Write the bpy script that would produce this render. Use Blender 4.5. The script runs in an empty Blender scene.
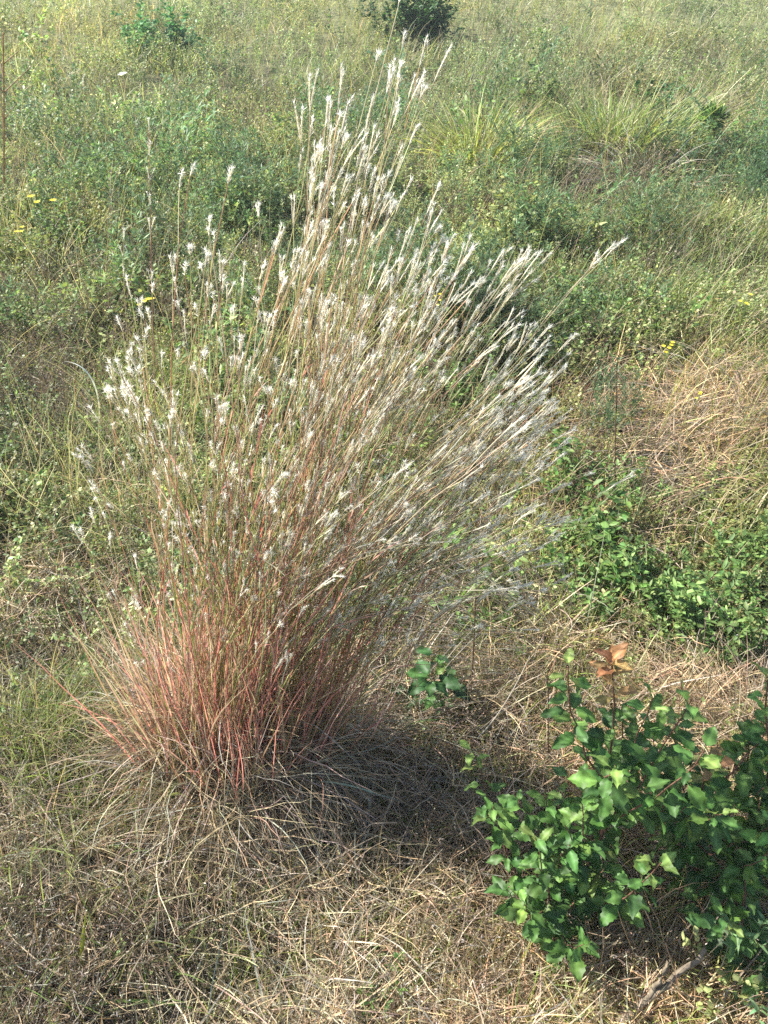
import bpy, math
import numpy as np
from mathutils import Vector

rng = np.random.default_rng(7)
R = math.radians
scene = bpy.context.scene
COL = scene.collection

# ------------------------------------------------------------------ camera
F = 788.0; CU, CV = 384.0, 512.0
H = 1.6; PITCH = R(40)
cp, sp = math.cos(PITCH), math.sin(PITCH)
cam = bpy.data.cameras.new('camera'); cam_o = bpy.data.objects.new('camera', cam); COL.objects.link(cam_o)
cam.sensor_fit = 'VERTICAL'; cam.sensor_height = 24; cam.lens = 24 * F / 1024
cam.clip_start = .02; cam.clip_end = 500
cam_o.location = (0, 0, H); cam_o.rotation_euler = (R(90) - PITCH, 0, 0)
scene.camera = cam_o


def ray(u, v):
    a = (np.asarray(u, float) - CU) / F; b = (CV - np.asarray(v, float)) / F
    return a, cp + b * sp, -sp + b * cp


def ground(u, v):
    a, y, z = ray(u, v); t = -H / z
    return a * t, y * t


def pix_y(u, v, Y):
    """the point on the photo ray through (u, v) that stands Y metres in front of the photographer"""
    a, y, z = ray(u, v); t = Y / y
    return np.stack([a * t, y * t + 0 * a, H + z * t], -1)


# ------------------------------------------------------------------ noise and terrain
_tab = np.random.default_rng(3).random((256, 256))


def vnoise(x, y, s, seed=0):
    x = np.asarray(x, float) / s + 17.3 * seed + 50; y = np.asarray(y, float) / s + 9.1 * seed + 50
    i = np.floor(x).astype(int); j = np.floor(y).astype(int); fx = x - i; fy = y - j
    fx = fx * fx * (3 - 2 * fx); fy = fy * fy * (3 - 2 * fy)
    g = lambda a, b: _tab[a % 256, b % 256]
    return (g(i, j) * (1 - fx) + g(i + 1, j) * fx) * (1 - fy) + (g(i, j + 1) * (1 - fx) + g(i + 1, j + 1) * fx) * fy


def hgt(x, y):
    r = np.hypot(x, y)
    return (vnoise(x, y, .35, 1) - .5) * .045 + (vnoise(x, y, .8, 2) - .5) * (.06 + .10 * np.clip((r - 1.6) / 1.5, 0, 1)) + (vnoise(x, y, 6, 3) - .5) * .25 * np.clip((r - 3) / 8, 0, 1)


# ------------------------------------------------------------------ mesh collecting
def norm(a): return a / np.maximum(np.linalg.norm(a, axis=-1, keepdims=True), 1e-9)


class Acc:
    def __init__(s): s.v, s.f, s.c, s.n = [], [], [], 0

    def add(s, v, f, c):
        v = np.asarray(v, np.float32).reshape(-1, 3); c = np.asarray(c, np.float32).reshape(-1, 3)
        s.v.append(v); s.f.append(np.asarray(f, np.int64).reshape(-1, 4) + s.n); s.c.append(c); s.n += len(v)

    def arrays(s): return np.concatenate(s.v), np.concatenate(s.f), np.concatenate(s.c)

    def build(s, name, mat, parent=None, kind=None):
        me = bpy.data.meshes.new(name)
        if s.v:
            v, f, c = s.arrays()
            if parent is not None:
                v = v - np.array(parent.matrix_loc, np.float32)
            me.vertices.add(len(v)); me.vertices.foreach_set('co', v.astype(np.float32).ravel())
            me.loops.add(f.size); me.loops.foreach_set('vertex_index', f.astype(np.int32).ravel())
            me.polygons.add(len(f)); me.polygons.foreach_set('loop_start', np.arange(0, f.size, 4, dtype=np.int32))
            me.update(calc_edges=True)
            me.polygons.foreach_set('use_smooth', np.ones(len(f), bool))
            at = me.color_attributes.new('tint', 'FLOAT_COLOR', 'POINT')
            at.data.foreach_set('color', np.concatenate([np.clip(c, 0, 1), np.ones((len(c), 1))], 1).astype(np.float32).ravel())
        me.materials.append(mat)
        o = bpy.data.objects.new(name, me); COL.objects.link(o)
        if parent is not None:
            o.parent = parent.o
        if kind: o['kind'] = kind
        return o


class Root:
    """an Empty at the thing's base; parts built in world space are moved into its frame"""
    def __init__(s, name, loc, label, cat, group=None):
        s.o = bpy.data.objects.new(name, None); COL.objects.link(s.o)
        s.o.location = loc; s.matrix_loc = tuple(float(q) for q in loc); s.o.empty_display_size = .1
        s.o['label'] = label; s.o['category'] = cat; s.o['kind'] = 'thing'
        if group: s.o['group'] = group


class Under:
    """parent a sub-part under a part; both share the root's frame"""
    def __init__(s, part, root): s.o = part; s.matrix_loc = root.matrix_loc


def tag(o, label, cat, group=None):
    o['label'] = label; o['category'] = cat
    if group: o['group'] = group
    return o


def ribbon(acc, P, W, side, C):
    """P (N,K,3) centre lines, W (N,K) half widths, side (N,3) or (N,K,3), C (N,3) or (N,K,3)"""
    N, K, _ = P.shape
    if side.ndim == 2: side = np.repeat(side[:, None], K, 1)
    if C.ndim == 2: C = np.repeat(C[:, None], K, 1)
    off = side * W[..., None]
    v = np.stack([P - off, P + off], 2)
    c = np.stack([C, C], 2)
    b = (np.arange(N)[:, None] * K + np.arange(K - 1)[None]) * 2
    f = np.stack([b, b + 1, b + 3, b + 2], -1)
    acc.add(v, f, c)


def folded(acc, P, W, side, C, fold=.35):
    """a ribbon with a raised pair of edges: three verts per section"""
    N, K, _ = P.shape
    T = norm(np.gradient(P, axis=1))
    if side.ndim == 2: side = np.repeat(side[:, None], K, 1)
    if C.ndim == 2: C = np.repeat(C[:, None], K, 1)
    nrm = norm(np.cross(T, side)); up = nrm * np.sign(nrm[..., 2:3] + 1e-6)
    off = side * W[..., None]; lift = up * (W * fold)[..., None]
    v = np.stack([P - off + lift, P, P + off + lift], 2)
    c = np.stack([C, C * 1.12, C], 2)
    b = (np.arange(N)[:, None] * K + np.arange(K - 1)[None]) * 3
    f = np.concatenate([np.stack([b, b + 1, b + 4, b + 3], -1), np.stack([b + 1, b + 2, b + 5, b + 4], -1)], 1)
    acc.add(v, f, c)


def tube(acc, P, Rr, C, S=4):
    N, K, _ = P.shape
    if C.ndim == 2: C = np.repeat(C[:, None], K, 1)
    T = norm(np.gradient(P, axis=1))
    ref = np.where(np.abs(T[..., 2:3]) > .9, np.array([1., 0, 0]), np.array([0, 0, 1.]))
    a = norm(np.cross(T, ref)); b_ = np.cross(T, a)
    ang = np.arange(S) * 2 * math.pi / S
    v = P[:, :, None] + Rr[..., None, None] * (a[:, :, None] * np.cos(ang)[None, None, :, None] + b_[:, :, None] * np.sin(ang)[None, None, :, None])
    c = np.repeat(C[:, :, None], S, 2)
    b = (np.arange(N)[:, None, None] * K + np.arange(K - 1)[None, :, None]) * S
    s = np.arange(S)[None, None]; s2 = (s + 1) % S
    f = np.stack([b + s, b + s2, b + s2 + S, b + s + S], -1)
    acc.add(v, f, c)


def arcs(base, L, tilt, az, bend, K=5, daz=0., power=1.2, floor=True, wob=0.):
    """centre lines that leave base at tilt from the vertical and bend over along their length"""
    N = len(base)
    t = (np.arange(K - 1) + .5) / (K - 1)
    th = tilt[:, None] + bend[:, None] * t[None] ** power
    a = az[:, None] + (daz if np.ndim(daz) else np.full(N, daz))[:, None] * t[None]
    if wob: a = a + rng.normal(0, wob, a.shape); th = th + rng.normal(0, wob * .5, a.shape)
    d = np.stack([np.sin(th) * np.cos(a), np.sin(th) * np.sin(a), np.cos(th)], -1)
    P = np.concatenate([base[:, None], base[:, None] + np.cumsum(d * (L / (K - 1))[:, None, None], 1)], 1)
    if floor:
        gz = hgt(P[..., 0], P[..., 1]) + .004 + rng.random(N)[:, None] * .03
        P[:, 1:, 2] = np.maximum(P[:, 1:, 2], gz[:, 1:])
    h = np.stack([-np.sin(az), np.cos(az), 0 * az], -1)
    return P, h


def twist(P, h, amt=1.2):
    T = norm(P[:, -1] - P[:, 0]); n = np.cross(T, h); a = rng.uniform(-amt, amt, len(h))[:, None]
    return norm(h * np.cos(a) + n * np.sin(a))


def pick(pal, n, jit=.16, w=None):
    pal = np.array(pal); c = pal[rng.choice(len(pal), n, p=w)]
    return c * np.exp(rng.normal(0, jit, (n, 1))) * np.exp(rng.normal(0, jit * .35, (n, 3)))


def taper(K, n, w, tip=.08, fat=.3):
    t = np.linspace(0, 1, K); p = np.minimum(1, .55 + t / fat * .45) * np.where(t > fat, 1 - (1 - tip) * ((t - fat) / (1 - fat)) ** 1.6, 1)
    return w[:, None] * p[None]


# ------------------------------------------------------------------ materials
def plant_mat(name, trans=.35, rough=.5, spec=.35, scale=60, var=.25, tcol=(1.25, 1.25, .8)):
    m = bpy.data.materials.new(name); m.use_nodes = True; nt = m.node_tree; nt.nodes.clear()
    N = nt.nodes.new; Lk = nt.links.new
    out = N('ShaderNodeOutputMaterial'); at = N('ShaderNodeAttribute'); at.attribute_name = 'tint'
    tc = N('ShaderNodeTexCoord'); nz = N('ShaderNodeTexNoise'); nz.inputs['Scale'].default_value = scale; nz.inputs['Detail'].default_value = 2
    Lk(tc.outputs['Object'], nz.inputs['Vector'])
    mr = N('ShaderNodeMapRange'); mr.inputs['From Min'].default_value = .3; mr.inputs['From Max'].default_value = .7
    mr.inputs['To Min'].default_value = 1 - var; mr.inputs['To Max'].default_value = 1 + var
    Lk(nz.outputs['Fac'], mr.inputs['Value'])
    mu = N('ShaderNodeVectorMath'); mu.operation = 'SCALE'
    Lk(at.outputs['Color'], mu.inputs[0]); Lk(mr.outputs['Result'], mu.inputs['Scale'])
    p = N('ShaderNodeBsdfPrincipled'); p.inputs['Roughness'].default_value = rough; p.inputs['Specular IOR Level'].default_value = spec
    Lk(mu.outputs[0], p.inputs['Base Color'])
    if trans > 0:
        tr = N('ShaderNodeBsdfTranslucent'); mx = N('ShaderNodeMixShader'); mx.inputs[0].default_value = trans
        s2 = N('ShaderNodeVectorMath'); s2.operation = 'MULTIPLY'; s2.inputs[1].default_value = tcol
        Lk(mu.outputs[0], s2.inputs[0]); Lk(s2.outputs[0], tr.inputs['Color'])
        Lk(p.outputs[0], mx.inputs[1]); Lk(tr.outputs[0], mx.inputs[2]); Lk(mx.outputs[0], out.inputs[0])
    else:
        Lk(p.outputs[0], out.inputs[0])
    return m


M_STRAW = plant_mat('dry_straw', .25, .55, .35)
M_GRASS = plant_mat('grass_blade', .42, .45, .4)
M_HERB = plant_mat('herb_leaf', .38, .5, .3)
M_CULM = plant_mat('grass_culm', .45, .4, .4, 30, tcol=(1.2, 1.12, 1.0))
M_FLUFF = plant_mat('silver_fluff', .6, .7, .2, 40, .08, tcol=(1.08, 1.06, 1.0))
M_LEAF = plant_mat('broad_leaf', .36, .5, .3, 70, .3)
M_WOOD = plant_mat('weathered_wood', 0, .8, .2, 90, .4)
M_PETAL = plant_mat('petal', .3, .6, .2, 50, .1)

STRAW = [(.44, .36, .22), (.36, .28, .17), (.31, .25, .17), (.40, .28, .19), (.30, .28, .23), (.24, .18, .11), (.50, .44, .30)]
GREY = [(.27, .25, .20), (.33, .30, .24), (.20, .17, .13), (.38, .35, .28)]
GREEN = [(.165, .22, .065), (.22, .27, .085), (.13, .18, .055), (.29, .31, .13)]
YELLOWG = [(.26, .30, .08), (.30, .31, .11), (.20, .26, .07)]
HERB = [(.105, .18, .05), (.15, .235, .065), (.08, .14, .04), (.20, .28, .09)]
HERBY = [(.18, .26, .08), (.23, .29, .11), (.13, .20, .06), (.27, .31, .15)]
BLUE = [(.10, .18, .08), (.14, .22, .11), (.08, .15, .07)]
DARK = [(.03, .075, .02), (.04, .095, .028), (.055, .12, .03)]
OLIVE = [(.27, .29, .13), (.34, .35, .18), (.22, .245, .10), (.42, .41, .25)]
BROWN = [(.13, .085, .05), (.18, .12, .075), (.10, .07, .05), (.22, .16, .11)]
REDD = [(.52, .24, .20), (.58, .33, .26), (.46, .18, .16), (.54, .42, .32)]

# ------------------------------------------------------------------ ground sheet
gx = np.concatenate([-np.geomspace(70, 4.1, 26), np.arange(-4, 4.01, .08), np.geomspace(4.1, 70, 26)])
gy = np.concatenate([[-30, -15, -8, -4, -2], np.arange(-1, 6, .08), np.geomspace(6.05, 140, 60)])
X, Y = np.meshgrid(gx, gy, indexing='ij')
Z = hgt(X, Y) - .006
acc = Acc(); nx, ny = X.shape
i, j = np.meshgrid(np.arange(nx - 1), np.arange(ny - 1), indexing='ij'); b = i * ny + j
gn = vnoise(X, Y, .5, 5)[..., None]
gc = np.array([.055, .045, .03]) * (1 - gn) + np.array([.10, .085, .055]) * gn
far = np.clip((np.hypot(X, Y) - 5) / 9, 0, 1)[..., None]
gc = gc * (1 - far) + np.array([.17, .18, .08]) * far
acc.add(np.stack([X, Y, Z], -1), np.stack([b, b + ny, b + ny + 1, b + 1], -1), gc)
M_SOIL = plant_mat('soil', 0, .95, .1, 14, .45)
nt = M_SOIL.node_tree
bp = nt.nodes.new('ShaderNodeBump'); n2 = nt.nodes.new('ShaderNodeTexNoise'); n2.inputs['Scale'].default_value = 55; n2.inputs['Detail'].default_value = 6
tc = [n for n in nt.nodes if n.type == 'TEX_COORD'][0]; nt.links.new(tc.outputs['Object'], n2.inputs['Vector'])
nt.links.new(n2.outputs['Fac'], bp.inputs['Height']); bp.inputs['Distance'].default_value = .02
nt.links.new(bp.outputs[0], [n for n in nt.nodes if n.type == 'BSDF_PRINCIPLED'][0].inputs['Normal'])
acc.build('ground', M_SOIL, kind='structure')

# ------------------------------------------------------------------ where each kind of cover grows
# hand-surveyed patches: (u, v, ru, rv, weight), read off the photograph on the ground plane
ZONES = {
    'straw': (lambda v: np.interp(v, [0, 250, 420, 600, 700, 1100], [.03, .06, .35, .7, 1.1, 1.2]),
              [(700, 425, 110, 60, 1.8), (690, 360, 60, 25, .4), (700, 710, 80, 50, 1.2), (660, 560, 60, 40, .8), (40, 640, 90, 50, 2.2), (60, 860, 90, 60, .8), (480, 690, 110, 80, -.6),
               (640, 175, 45, 22, .5), (90, 900, 150, 120, .5), (620, 950, 130, 90, -.8), (420, 820, 130, 90, -.35), (60, 400, 90, 60, .35), (690, 600, 90, 45, -.8), (740, 540, 50, 60, -.8), (590, 560, 60, 60, -.5)]),  # straw also thinned right of the clump and under saplings to deepen shade
    'blade': (lambda v: np.interp(v, [-60, 100, 300, 450, 600, 1100], [1.4, 1.3, .9, .6, .3, .12]),
              [(30, 740, 90, 60, 1.6), (60, 560, 80, 60, .6), (560, 130, 160, 60, .7), (100, 560, 120, 60, .6), (250, 500, 130, 90, .7), (350, 980, 60, 60, .4),
               (700, 420, 80, 50, -.5), (650, 175, 45, 22, -.7), (430, 700, 60, 30, .4), (50, 400, 100, 50, -.7)]),
    'herb': (lambda v: np.interp(v, [-60, 60, 160, 350, 500, 620, 700, 1100], [.06, .12, .5, .72, .45, .06, .0, -.02]),
             [(560, 230, 190, 50, .7), (720, 190, 80, 30, 1.1), (150, 150, 200, 30, .5), (40, 260, 90, 40, .8), (460, 320, 90, 60, .8), (220, 470, 110, 100, .9),
              (680, 570, 110, 60, 1.2), (590, 520, 70, 60, .9), (600, 370, 60, 50, .5), (590, 440, 70, 25, .5), (740, 520, 50, 60, 1.0), (380, 420, 90, 60, .6),
              (700, 430, 80, 45, -1.2), (55, 395, 100, 50, -1.1), (30, 640, 80, 40, -.5), (700, 1010, 70, 40, .10), (650, 175, 40, 20, -1)]),
    'olive': (lambda v: np.interp(v, [-60, 60, 150, 300, 420, 600, 1100], [1.6, 1.5, .9, .6, .35, .12, .0]),
              [(700, 60, 120, 50, .6), (690, 290, 100, 40, .5), (700, 430, 100, 60, -.6), (160, 220, 170, 50, .8), (60, 40, 200, 40, .4), (560, 230, 120, 40, -.4), (720, 190, 80, 30, -.8)]),
    'dead': (lambda v: np.interp(v, [-60, 100, 220, 400, 560, 800, 1100], [.5, .6, .8, .7, .5, .5, .5]),
             [(55, 385, 110, 70, 2.2), (60, 300, 60, 30, .6), (590, 400, 50, 50, .6), (640, 175, 60, 30, .6), (600, 300, 50, 30, .3), (60, 960, 70, 70, .8), (470, 700, 110, 70, 1.2), (600, 640, 60, 40, .8), (450, 880, 120, 80, .4), (160, 170, 90, 25, .5)]),
}


def scatter(n, zone, vlo=-70, vhi=1180, seed=0, clump=.35, cl_amt=.8, vpow=None, ulo=-400, uhi=1170):
    base, pats = ZONES[zone]
    out = []; got = 0
    while got < n:
        m = int(n * 2.5)
        u = rng.uniform(ulo, uhi, m); v = rng.uniform(vlo, vhi, m)
        w = base(v).astype(float)
        for (pu, pv, ru, rv, wt) in pats: w = w + wt * np.exp(-((u - pu) / ru) ** 2 - ((v - pv) / rv) ** 2)
        if vpow is not None: w = w * vpow(v)
        x, y = ground(u, v)
        w = w * (1 - cl_amt + cl_amt * 2 * vnoise(x, y, clump, 11 + seed) ** 1.3) * (.6 + .8 * vnoise(x, y, clump * .3, 23 + seed))
        k = rng.random(m) * 2.6 < w
        out.append(np.stack([x[k], y[k], v[k]], -1)); got += int(k.sum())
    p = np.concatenate(out)[:n]
    x, y = p[:, 0], p[:, 1]
    return np.stack([x, y, hgt(x, y)], -1), np.hypot(np.hypot(x, y), H), p[:, 2]


def lod(d): return 1 + np.clip(d - 2.5, 0, 20) * .16


def patch_tint(B, amt=.38):
    g = (vnoise(B[:, 0], B[:, 1], .55, 71) - .5) * 2 + (vnoise(B[:, 0], B[:, 1], .16, 72) - .5) * 1.2
    y = (vnoise(B[:, 0], B[:, 1], .9, 73) - .5)[:, None] * np.array([.35, .05, -.2])
    return np.exp(amt * g)[:, None] * np.exp(y)


# straw litter, pressed down and tangled
acc = Acc()
B, d, v = scatter(100000, 'straw', seed=1, clump=.2, cl_amt=.75)
n = len(B); L = rng.uniform(.03, .19, n) ** 1.0 * np.clip(.7 + d * .15, .7, 1.3)
tilt = np.where(rng.random(n) < .3, rng.uniform(R(10), R(60), n), rng.uniform(R(50), R(92), n)); bend = rng.uniform(R(-10), R(70), n)
az = rng.normal(R(-30), 1.1, n) + np.where(rng.random(n) < .4, math.pi, 0)
B[:, 2] += rng.random(n) ** 1.5 * .06 * vnoise(B[:, 0], B[:, 1], .18, 61) * 1.6
P, h = arcs(B, L, tilt, az, bend, 6, daz=rng.normal(0, .5, n), wob=.10)
grey_mix = rng.random(n) < .3  # random share of grey stems, evenly spread
C = np.where(grey_mix[:, None], pick(GREY, n), pick(STRAW, n)) * 1.12
pink = vnoise(B[:, 0], B[:, 1], .6, 31)[:, None]; C = C * (np.array([1.0, 1, 1]) * (1 - pink) + np.array([1.06, .94, .86]) * pink)
ribbon(acc, P, taper(6, n, rng.uniform(.0005, .0013, n) * lod(d), .3), twist(P, h), C * patch_tint(B, .30))
# crumbs and broken flakes of leaf between the stems
B, d, v = scatter(42000, 'straw', seed=9, clump=.12, cl_amt=.6, vlo=330); n = len(B); B[:, 2] += rng.random(n) * .012
P, h = arcs(B, rng.uniform(.004, .022, n), rng.uniform(R(60), R(110), n), rng.uniform(0, 6.28, n), rng.uniform(-.5, .8, n), 4)
ribbon(acc, P, taper(4, n, rng.uniform(.0008, .0026, n), .4), twist(P, h, .9), pick(BROWN + STRAW + GREY, n, .2))
# larger crushed blades
B, d, v = scatter(2500, 'straw', seed=2); n = len(B)
B[:, 2] += rng.random(n) * .05
P, h = arcs(B, rng.uniform(.10, .28, n), rng.uniform(R(55), R(88), n), rng.uniform(0, 6.28, n), rng.uniform(R(0), R(30), n), 8, daz=rng.normal(0, .6, n), wob=.08)
folded(acc, P, taper(8, n, rng.uniform(.0010, .0021, n) * lod(d), .15), twist(P, h, .8), pick(STRAW, n))
o = acc.build('dry_grass_litter', M_STRAW, kind='stuff'); tag(o, 'pale dry grass stems lying pressed and tangled on the ground', 'dry grass')

# standing grass blades of the meadow
acc = Acc()
B, d, v = scatter(112000, 'blade', seed=3, clump=.45, cl_amt=.97, vhi=1180)
n = len(B)
hn = vnoise(B[:, 0], B[:, 1], .8, 40)
L = rng.uniform(.07, .24, n) * (.35 + 1.3 * hn) * np.interp(d, [1.6, 3, 6], [.7, .9, 1.15])
P, h = arcs(B, L, np.abs(rng.normal(0, R(22), n)), rng.normal(R(-10), 1.7, n), rng.uniform(R(5), R(85), n), 5)
yel = vnoise(B[:, 0], B[:, 1], 1.1, 41)[:, None]
k = rng.random((n, 1))
C = np.where(k < .30, pick(OLIVE, n), np.where(k < .30 + .35 * yel, pick(YELLOWG, n), np.where(k > .84, pick(STRAW, n), pick(GREEN, n))))
C = C * patch_tint(B, .3)
ribbon(acc, P, taper(5, n, rng.uniform(.0009, .0022, n) * lod(d), .1), twist(P, h, 1.4), C)
# thin pale flowering stalks that catch the light
B, d, v = scatter(9000, 'blade', seed=4, clump=.6, vhi=560); n = len(B)
P, h = arcs(B, rng.uniform(.18, .45, n), np.abs(rng.normal(R(10), R(14), n)), rng.normal(R(-10), 1.2, n), rng.uniform(R(5), R(60), n), 6)
ribbon(acc, P, taper(6, n, rng.uniform(.0006, .0011, n) * lod(d), .4), twist(P, h, 1.4), pick(STRAW + OLIVE, n))
o = acc.build('meadow_grass', M_GRASS, kind='stuff'); tag(o, 'short green and olive grass blades growing all over the meadow', 'grass')


# ------------------------------------------------------------------ herb templates
def herb(ht, nst, spread, leaf, lw, gap, pal, stem_c=(.16, .14, .07), up=.6, branch=0, tipc=None, sr=.0009, K=4, fold=False, jit=.18, bare=.15):
    acc = Acc(); st = Acc()
    n = nst
    B = np.zeros((n, 3)); B[:, :2] = rng.normal(0, .012, (n, 2))
    L = ht * rng.uniform(.65, 1.1, n); az = rng.uniform(0, 6.28, n)
    P, h = arcs(B, L, np.abs(rng.normal(0, spread * .6, n)), az, rng.normal(spread * .5, spread * .4, n), 7, floor=False, wob=.08)
    lines = [(P[q], L[q]) for q in range(n)]
    ribbon(st, P, taper(7, n, np.full(n, sr * 1.3), .4), twist(P, h, 1.5), pick([stem_c], n, .1))
    if branch:
        bb = []; bl = []
        for q in range(n):
            for _ in range(branch):
                t = rng.uniform(.25, .9) * 6; a = int(t); bb.append(P[q, a] * (1 - t + a) + P[q, min(a + 1, 6)] * (t - a)); bl.append(L[q] * rng.uniform(.2, .45))
        bb = np.array(bb); bl = np.array(bl); m = len(bb)
        P2, h2 = arcs(bb, bl, rng.uniform(R(25), R(65), m), rng.uniform(0, 6.28, m), rng.uniform(R(-30), R(5), m), 5, floor=False)
        ribbon(st, P2, taper(5, m, np.full(m, sr), .4), twist(P2, h2, 1.5), pick([stem_c], m, .1))
        lines += [(P2[q], bl[q]) for q in range(m)]
    pos, dr = [], []
    for (C_, l) in lines:
        m = max(2, int(l / gap)); K_ = len(C_)
        t = (bare + (1 - bare) * rng.random(m)) * (K_ - 1.001); a = t.astype(int); fr = (t - a)[:, None]
        pos.append(C_[a] * (1 - fr) + C_[a + 1] * fr); dr.append(norm(C_[a + 1] - C_[a]))
    pos = np.concatenate(pos); dr = np.concatenate(dr); m = len(pos)
    a = rng.uniform(0, 6.28, m); out = np.stack([np.cos(a), np.sin(a), 0 * a], -1)
    D = norm(dr * up + out * (1 - up * .5) + rng.normal(0, .15, (m, 3)))
    l = leaf * rng.uniform(.55, 1.2, m); t = np.linspace(0, 1, K)
    P = pos[:, None] + D[:, None] * (l[:, None] * t[None])[..., None]; P[..., 2] -= (l[:, None] * rng.uniform(-.1, .45, m)[:, None] * t[None] ** 2)
    side = norm(np.cross(D, np.array([0, 0, 1.]) + rng.normal(0, .45, (m, 3))))
    wp = np.interp(t, [0, .35, .7, 1], [.15, 1, .75, .05])
    C = pick(pal, m, jit)
    if tipc is not None:
        tt = np.clip(pos[:, 2] / ht, 0, 1)[:, None] ** 2; C = C * (1 - tt) + np.array(tipc) * tt
    (folded if fold else ribbon)(acc, P, (lw * rng.uniform(.7, 1.2, m))[:, None] * wp[None], side, C)
    return acc, st


def merged(a, b):
    o = Acc(); v, f, c = a.arrays(); o.add(v, f, c); v, f, c = b.arrays(); o.add(v, f, c); return o.arrays()


def place(acc, tmpls, B, S, tint=None, lean=.25):
    """stamp templates at B with scale S"""
    idx = rng.integers(0, len(tmpls), len(B))
    for q, (v, f, c) in enumerate(tmpls):
        k = np.where(idx == q)[0]
        if not len(k): continue
        a = rng.uniform(0, 6.28, len(k)); ca, sa = np.cos(a), np.sin(a)
        s = S[k][:, None]
        x = (v[:, 0] * ca[:, None] - v[:, 1] * sa[:, None]) * s; y = (v[:, 0] * sa[:, None] + v[:, 1] * ca[:, None]) * s; z = v[:, 2] * s
        lx, ly = rng.normal(0, lean, (2, len(k), 1)); x = x + lx * z; y = y + ly * z
        W = np.stack([x + B[k, 0:1], y + B[k, 1:2], z + B[k, 2:3]], -1)
        cc = np.repeat(c[None], len(k), 0) * np.exp(rng.normal(0, .14, (len(k), 1, 1)))
        if tint is not None: cc = cc * tint[k][:, None]
        ff = f[None] + (np.arange(len(k)) * len(v))[:, None, None]
        acc.add(W, ff, cc)


T_low = [merged(*herb(.09, 5, 1.0, .018, .0056, .009, HERBY, up=.3)) for _ in range(4)]
T_herb = [merged(*herb(.17, 4, .6, .028, .0062, .012, HERB, up=.5, branch=1)) for _ in range(5)]
T_blue = [merged(*herb(.26, 4, .35, .026, .0024, .007, BLUE, up=.7, branch=1)) for _ in range(4)]
T_olive = [merged(*herb(.20, 4, .55, .013, .0042, .010, OLIVE + HERBY, stem_c=(.2, .19, .09), up=.6, branch=3)) for _ in range(5)]
T_yel = [merged(*herb(.16, 4, .6, .018, .0055, .010, HERBY + GREEN, up=.6, branch=1, tipc=(.26, .30, .13))) for _ in range(4)]
T_dead = [merged(*herb(.24, 3, .5, .012, .0012, .03, BROWN + GREY, stem_c=(.19, .14, .10), up=.6, branch=4)) for _ in range(5)]

acc = Acc()
B, d, v = scatter(11500, 'herb', seed=5, clump=.4, cl_amt=.95); n = len(B)
s = np.interp(d, [1.6, 3, 7, 14], [.65, .85, 1.2, 1.5]) * rng.uniform(.5, 1.2, n) * (.45 + 1.2 * vnoise(B[:, 0], B[:, 1], .45, 75))
kind = vnoise(B[:, 0], B[:, 1], .7, 51) + rng.normal(0, .12, n)
for T, k in ((T_low, kind < .36), (T_herb, (kind >= .36) & (kind < .56)), (T_blue, (kind >= .56) & (kind < .68)), (T_yel, kind >= .68)):
    place(acc, T, B[k], s[k], patch_tint(B[k]))
o = acc.build('meadow_weeds', M_HERB, kind='stuff'); tag(o, 'small leafy green weeds carpeting the meadow between the grasses', 'weeds')

acc = Acc()
B, d, v = scatter(5200, 'olive', seed=6, clump=.5, cl_amt=.9); n = len(B)
s = np.interp(d, [1.6, 3, 7, 16], [.5, .8, 1.2, 1.7]) * rng.uniform(.6, 1.25, n)
s *= .5 + 1.1 * vnoise(B[:, 0], B[:, 1], .5, 74)
place(acc, T_olive, B, s, patch_tint(B))
o = acc.build('seeding_ground_cover', M_HERB, kind='stuff'); tag(o, 'olive ground cover with tiny seed specks spreading over the far meadow', 'ground cover')

acc = Acc()
B, d, v = scatter(3600, 'dead', seed=7, clump=.4, cl_amt=.9); n = len(B)
place(acc, T_dead, B, np.interp(d, [1.6, 3, 7], [.6, .8, 1.2]) * rng.uniform(.5, 1.3, n))
o = acc.build('dead_weed_stems', M_STRAW, kind='stuff'); tag(o, 'brown dead weed stalks standing in thin tangles among the grass', 'dead weeds')


# ------------------------------------------------------------------ the big beard grass clump
bx, by = -.350, 1.01
base0 = (bx, by, float(hgt(bx, by)))
clump = Root('beard_grass', base0, 'big wind-swept clump of reddish grass with silver fluffy seed heads in the middle', 'grass clump')
REG = [(128, 405, 26, 36, 13, 0), (98, 480, 18, 36, 6, 0), (208, 262, 34, 34, 15, .02), (160, 340, 36, 36, 8, .02), (325, 150, 18, 22, 8, .12), (398, 100, 14, 22, 6, .2),
       (358, 200, 26, 36, 18, .12), (305, 260, 42, 45, 17, .08), (428, 235, 18, 22, 9, .1), (420, 290, 40, 36, 20, .06), (505, 295, 20, 20, 11, .04),
       (470, 350, 45, 38, 23, 0), (525, 385, 24, 26, 16, 0), (530, 445, 24, 26, 22, -.04), (475, 460, 42, 40, 24, -.04), (515, 520, 32, 25, 16, -.05),
       (515, 585, 28, 16, 7, -.05), (240, 400, 60, 60, 20, 0), (350, 370, 50, 55, 22, 0), (420, 530, 50, 45, 22, -.05), (330, 500, 60, 50, 12, -.1)]
tips = []
for (u, v, su, sv, m, dy) in REG:
    q = np.stack([rng.normal(u, su * .8, m), rng.normal(v, sv * .8, m), by - .05 + dy + rng.normal(.03, .07, m)], -1); tips.append(q)
tips = np.concatenate(tips)
tips = np.concatenate([np.array([[603, 255, 1.02], [590, 268, 1.0], [398, 8, 1.2], [402, 48, 1.2], [434, 82, 1.22], [376, 62, 1.18], [420, 100, 1.2], [558, 352, .98], [520, 270, 1.03],
                                 [555, 440, .95], [604, 492, .9], [552, 585, .88], [520, 630, .86], [310, 112, 1.05], [338, 110, 1.08], [228, 184, 1.0]]), tips])
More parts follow.
